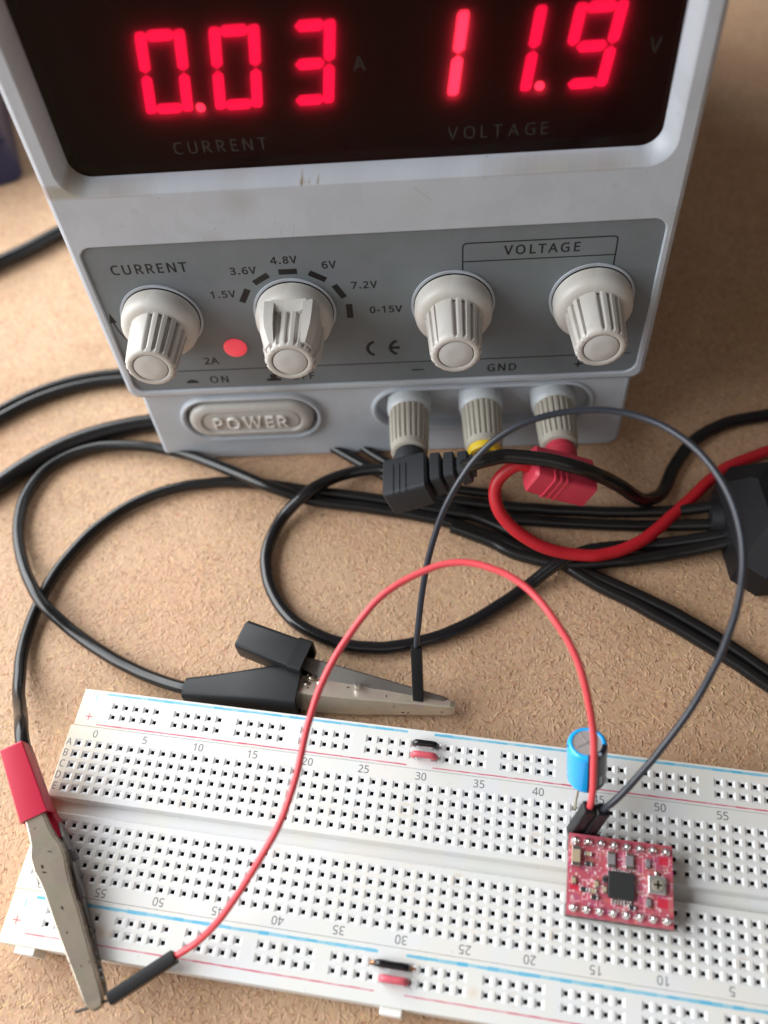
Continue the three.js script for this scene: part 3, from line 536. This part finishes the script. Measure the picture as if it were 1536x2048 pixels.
{
  // red-sleeved clip resting on the left end of the breadboard
  const t = thing('test_lead', 'black test lead with a red-sleeved metal crocodile clip resting on the breadboard corner', 'test lead');
  mesh('cable', tube([[-2, 16.5, 13], [-7.8, 18.2, 5.0], [-10.6, 17, 0.2], [-16.5, 9.5, -5.6], [-21.6, 4.5, -12], [-25.9, 2, -23.3], [-26.6, 2, -35.7], [-24, 1.8, -49.8], [-17, 1.8, -63], [-5.5, 2, -73.1], [9.1, 2, -78.4], [24.8, 2, -79.5], [40.7, 2, -78.6], [59, 2, -77.7], [74.2, 2, -76.2], [90.4, 2, -75.4], [110, 2, -75.8], [129.2, 2.5, -76.8], [149.7, 6, -77.4]], 1.55), M.cord, t);
  const m = frame([-8.45, 22.5, 5.95], [22.4, 12, 51.1], [0, 1, 0]);
  const place = (g) => { g.applyMatrix4(m); return g; };
  const top = place(uArm([[13, 1.9, 1.6, -0.1], [17, 2.05, 2.0, 0], [19.5, 2.2, 2.4, 0], [21.5, 2.5, 3.0, 0], [23.5, 3.25, 4.0, 0], [26.5, 3.35, 4.4, 0], [28.5, 2.95, 4.2, 0], [31, 2.75, 3.6, 0], [37, 2.65, 3.0, 0], ...teeth(41, 53, 18, 2.5, 1.85, 2.5, 2.0, 0, 0), [54.3, 1.65, 1.8, -0.1], [55.2, 1.25, 1.6, -0.4], [55.7, 0.7, 1.5, -0.8]], 0.5));
  mesh('jaw', top, M.clip, t);
  const low = uArm([[18.5, 2.6, 2.6, 0], [22, 3.0, 4.0, 0], [29, 3.1, 4.0, 0], [36, 2.6, 3.0, 0], ...teeth(40, 52, 16, 2.4, 1.7, 2.4, 1.8, 0, 0), [54, 1.4, 1.4, 0]]);
  low.rotateX(Math.PI); low.rotateZ(0.105); low.translate(0.3, -9.9, -0.5); mesh('jaw', place(low), std([0.36, 0.35, 0.34], 0.4, { metalness: 1 }), t);
  for (const [x, z, y, w] of [[26.2, -4.0, -4.6, 2.6], [25.2, -3.6, -4.6, 1.4], [33.4, -3.3, -3.0, 3.6], [27.5, 3.5, -3.6, 2.4]]) mesh('pivot_ear', place(box(w, 1.6, 1.3, x, y, z, 0.4)), std([0.2, 0.19, 0.2], 0.5, { metalness: 0.8 }), t);
  const rs = (x, y, z, hw, hh, r) => rrect(0, 0, hw, hh, r, 4).map(([a, b]) => [x, y + b, z + a]).reverse();
  mesh('sleeve', place(loft([rs(0, -2.9, 0, 2.3, 2.9, 0.3), rs(0.3, -2.9, 0, 2.5, 3.1, 0.35), rs(8, -2.7, 0, 2.75, 3.0, 0.35), rs(16.2, -2.4, 0, 2.95, 2.8, 0.3), rs(16.2, -2.4, 0, 2.5, 2.3, 0.3), rs(13, -2.4, 0, 2.6, 2.2, 0.3)], [true, false], 0.35)), M.redSleeve, t);
  mesh('sleeve', place(loft([rs(7.0, -7.6, 1.6, 2.4, 1.8, 0.4), rs(7.4, -7.6, 1.6, 2.6, 2.1, 0.4), rs(15, -7.2, 0.8, 3.0, 2.1, 0.4), rs(21.4, -6.9, 0.2, 3.35, 2.1, 0.4), rs(21.4, -6.9, 0.2, 2.8, 1.6, 0.3), rs(17, -7.0, 0.6, 2.6, 1.6, 0.3)], [true, false], 0.35)), M.redSleeve, t);
}

// ---------------------------------------------------------------- banana plugs and their leads
const toWorld = (l) => { const c = Math.cos(TILT), s = Math.sin(TILT), y = l[1] * c - l[2] * s, z = l[1] * s + l[2] * c, cy = Math.cos(0.14495), sy = Math.sin(0.14495); return [57.70 + l[0] * cy + z * sy, y, -93.32 - l[0] * sy + z * cy]; };
const psuMatrix = new THREE.Matrix4().makeTranslation(57.70, 0, -93.32).multiply(new THREE.Matrix4().makeRotationY(0.14495)).multiply(new THREE.Matrix4().makeRotationX(TILT));
function bananaPlug(t, px, dir, mat, swing, shape) {
  // local: x along the cable, z along the post axis; dir +1 leaves to the right
  const m = psuMatrix.clone().multiply(new THREE.Matrix4().makeTranslation(px, 20.5, 0));
  const roll = new THREE.Matrix4().makeRotationZ(swing);
  const put = (g) => { g.applyMatrix4(roll); g.applyMatrix4(m); return g; };
  const c = (r, z, n = 24) => [...Array(n)].map((_, i) => [r * Math.cos(i / n * 6.2832), r * Math.sin(i / n * 6.2832), z]);
  mesh('plug_neck', put(loft([c(3.6, 13.5), c(3.6, 16.6), c(4.1, 17.2), c(4.1, 18.6), c(3.7, 20.6)], [true, true], 0.6)), mat, t);
  const R = (x, hy, hz, zc, r = 1.0, dy = 0) => { const q = rrect(0, 0, hy, hz, r, 4).map(([a, b]) => [dir * x, a + dy, zc + b]); return dir > 0 ? q : q.slice().reverse(); };
  const { x0, x1, rings, h, w } = shape;
  const body = mesh('plug_body', put(loft([R(x0, h - 0.6, w - 0.7, 25, 0.8), R(x0 + 0.5, h, w, 25), R((x0 + x1) / 2, h, w, 25), R(x1 - 0.6, h - 0.1, w - 0.3, 24.8), R(x1, h - 0.7, w - 1, 24.7), R(x1 + 0.1, 2.2, 2.6, 24.5)], [true, true], 0.4)), mat, t);
  for (let i = 0; i < 3; i++) { const x = shape.slit + i * 1.6; mesh('grip_ridge', put(loft([R(x, h - 0.1, w * 0.72, 25.8), R(x + 0.1, h + 0.22, w * 0.82, 26), R(x + 0.6, h + 0.22, w * 0.82, 26), R(x + 0.7, h - 0.1, w * 0.72, 25.8)], [true, true], 0.4)), mat, body); }
  for (let i = 0; i < rings; i++) { const x = x1 + 0.7 + i * 3.4, hh = 3.8 - i * 0.35, ww = 4.3 - i * 0.45; mesh('strain_relief', put(loft([R(x, hh - 0.3, ww - 0.2, 24.3), R(x + 0.3, hh, ww + 0.1, 24.3), R(x + 2.3, hh - 0.2, ww - 0.1, 24.2), R(x + 2.6, hh - 0.5, ww - 0.4, 24.2), R(x + 2.7, 2.2, 2.4, 24.2), R(x + 3.6, 2.2, 2.4, 24.2)], [true, true], 0.5)), mat, t); }
  return (p) => V(p).applyMatrix4(roll).applyMatrix4(m).toArray();
}
{
  const t = thing('banana_lead', 'black banana plug in the left binding post with a black cable to the right', 'test lead');
  const f = bananaPlug(t, 6.6, 1, phys([0.03, 0.033, 0.038], 0.55, 0.7), 0.3, { x0: -5.8, x1: 5.6, rings: 3, slit: -3.4, h: 4.3, w: 5.7 });
  mesh('cable', tube([f([13, 0, 24]), [84.1, 31., -72.2], [89.3, 31., -74.4], [97.5, 31., -74.7], [107., 30., -74.], [117.7, 20., -77.2], [127.2, 7., -81.7], [132.6, 2.5, -88], [136.1, 2, -97.4], [141.6, 2, -106.5], [150, 2, -112.9], [170.5, 2, -119.9]], 1.8), M.cord, t);
}
{
  const t = thing('banana_lead', 'red banana plug in the right binding post with a thick red cable', 'test lead');
  const f = bananaPlug(t, 44.4, -1, M.redPlug, -0.42, { x0: -7.0, x1: 9.6, rings: 0, slit: 1.2, h: 3.9, w: 5.0 });
  mesh('cable', tube([f([-8.6, 0, 24.5]), f([-12.6, -0.4, 24.5]), [88.6, 22, -72.0], [90.4, 17, -67.6], [97.1, 12, -64.1], [106.1, 8, -63.2], [116.2, 6, -64.6], [126.2, 5, -70.2], [137.9, 4, -83.6], [148.9, 3, -96.7], [169.6, 2, -109.2]], 1.6), M.redLead, t);
}

// ---------------------------------------------------------------- mains cords and the black adapter
const cord = (label, pts, r, mat = M.cord, name = 'mains_cable') => info(mesh(name, tube(pts, r), mat, scene), label, 'cable');
cord('thick black cord passing behind the power supply at the upper left edge', [[-94.6, 3, -152.4], [-86.5, 3, -159.6], [-78.4, 3, -167.1], [-71.2, 3, -175], [-59, 3, -185.8]], 2.5);
function twin(label, pts, r, gap) {
  const t = thing('mains_cable', label, 'cable');
  const P = pts.map(V);
  for (const s of [-1, 1]) {
    const q = P.map((p, i) => { const d = P[Math.min(i + 1, P.length - 1)].clone().sub(P[Math.max(i - 1, 0)]).normalize(); const n = new THREE.Vector3(-d.z, 0, d.x); return p.clone().addScaledVector(n, s * gap).toArray(); });
    mesh('strand', tube(q, r), M.cord, t);
  }
}
twin('grooved twin black flex entering from the left edge at the height of the knobs', [[-68.2, 2.3, -89.3], [-61.3, 2.3, -96.1], [-54.1, 2.3, -102.8], [-44.9, 2.3, -108.6], [-34.8, 2.3, -112.5], [-21.1, 2.3, -115.2]], 1.7, 1.35);
cord('thick round black cord entering from the left edge below the grooved flex', [[-57.3, 2.8, -64.2], [-51.1, 2.8, -71.3], [-44.8, 2.8, -79], [-35.5, 2.8, -87.3], [-25, 2.8, -93.1], [-14.6, 2.8, -96.7], [-3.6, 2.8, -98.9]], 2.7);
cord('glossy black cable making a round loop between the plugs and the black clip', [[66.8, 6, -82.2], [57.9, 5, -85.6], [48.2, 4, -84.4], [39.5, 6.2, -76.6], [31.9, 2.5, -68.2], [30.1, 2, -57.3], [34.2, 2, -46.6], [41.7, 2, -39.2], [51.5, 2, -35.2], [61.7, 2, -34.3], [72.6, 2, -36.9], [83.1, 2, -42.2], [92.4, 2, -49.7], [99.5, 2.5, -56.2], [106.7, 5.4, -62.1], [113.8, 5.5, -66], [124.1, 3, -69.8], [135.3, 3, -72.1], [150.5, 7, -74.3]], 1.65, M.black);
cord('thin black cable running from under the power supply to the black adapter', [[30, 2, -102], [40.5, 2, -94.8], [50.1, 2, -89.6], [60.8, 2, -84.4], [72.5, 2, -80.3], [84.8, 2, -79.4], [103.4, 2, -79.4], [122.8, 2.5, -80.4], [135.3, 4, -81.2], [149.4, 8, -82.4]], 1.5);
cord('second thin black cable from under the power supply, half hidden by the black plug', [[40, 2, -103], [49.1, 2, -95.7], [57, 2, -90.8], [67.6, 2, -85.8], [76.3, 2, -83.6], [90.1, 2, -82.9]], 1.3);
cord('black cable beside the lead that leaves the picture at the right edge', [[60, 1.8, -79.6], [74, 1.8, -78.0], [86, 2, -74.5], [98, 2.2, -69.2], [106, 2.2, -64.2], [114.4, 2, -58.9], [124.3, 2, -54.4], [135, 2, -48.8], [146.4, 2, -42.2], [162.5, 2, -31.4]], 1.6);
cord('black cable curving under the red lead into the adapter', [[78, 1.8, -71.4], [88, 1.9, -68.2], [96.5, 2, -64.6], [107.8, 3, -62.8], [119.1, 3, -64.6], [131.5, 3, -67.6], [141.2, 4, -70.4], [150.3, 7, -72.1]], 1.7);
{
  const t = thing('adapter', 'chunky black adapter with chamfered edges at the right edge where cables end', 'adapter', [166.5, 0, -78.5]);
  const P = (hx, hz, c, y) => [[-hx, y, -hz + c], [-hx, y, hz - c], [-hx + c, y, hz], [hx - c, y, hz], [hx, y, hz - c], [hx, y, -hz + c], [hx - c, y, -hz], [-hx + c, y, -hz]];
  const g = loft([P(19, 15, 4, 0), P(20.5, 16.5, 5, 2), P(20.5, 16.5, 5, 11), P(15, 11, 4, 20), P(14, 10, 4, 20.6)], [true, true], 0.3); g.rotateY(0.2);
  const shellMat = phys([0.008, 0.008, 0.0095], 0.5, 0.45); mesh('shell', g, shellMat, t);
  const cuff = cyl(4.5, 3.4, [-18, 7, 0], [-23, 6.5, 0.4], 20); mesh('cable_cuff', cuff, M.rubber, t);
}
{
  const t = thing('case', 'dark blue plastic case with only its corner showing at the upper left edge', 'case', [-137, 0, -230]);
  const P = (d, y) => rrect(0, 0, 24 - d, 40 - d, 4, 4).map(([a, b]) => [a, y, -b]);
  const low = loft([P(1, 0), P(0, 1), P(0, 16), P(0.8, 16.4)], [true, true], 0.5), lid = loft([P(0.3, 16.5), P(-0.3, 17), P(-0.3, 24), P(1.2, 25.4)], [true, true], 0.5);
  low.rotateY(0.5); lid.rotateY(0.5);
  const blue = std([0.014, 0.018, 0.06], 0.45); mesh('tray', low, blue, t); mesh('lid', lid, blue, t);
}
renderer.render(scene, camera);
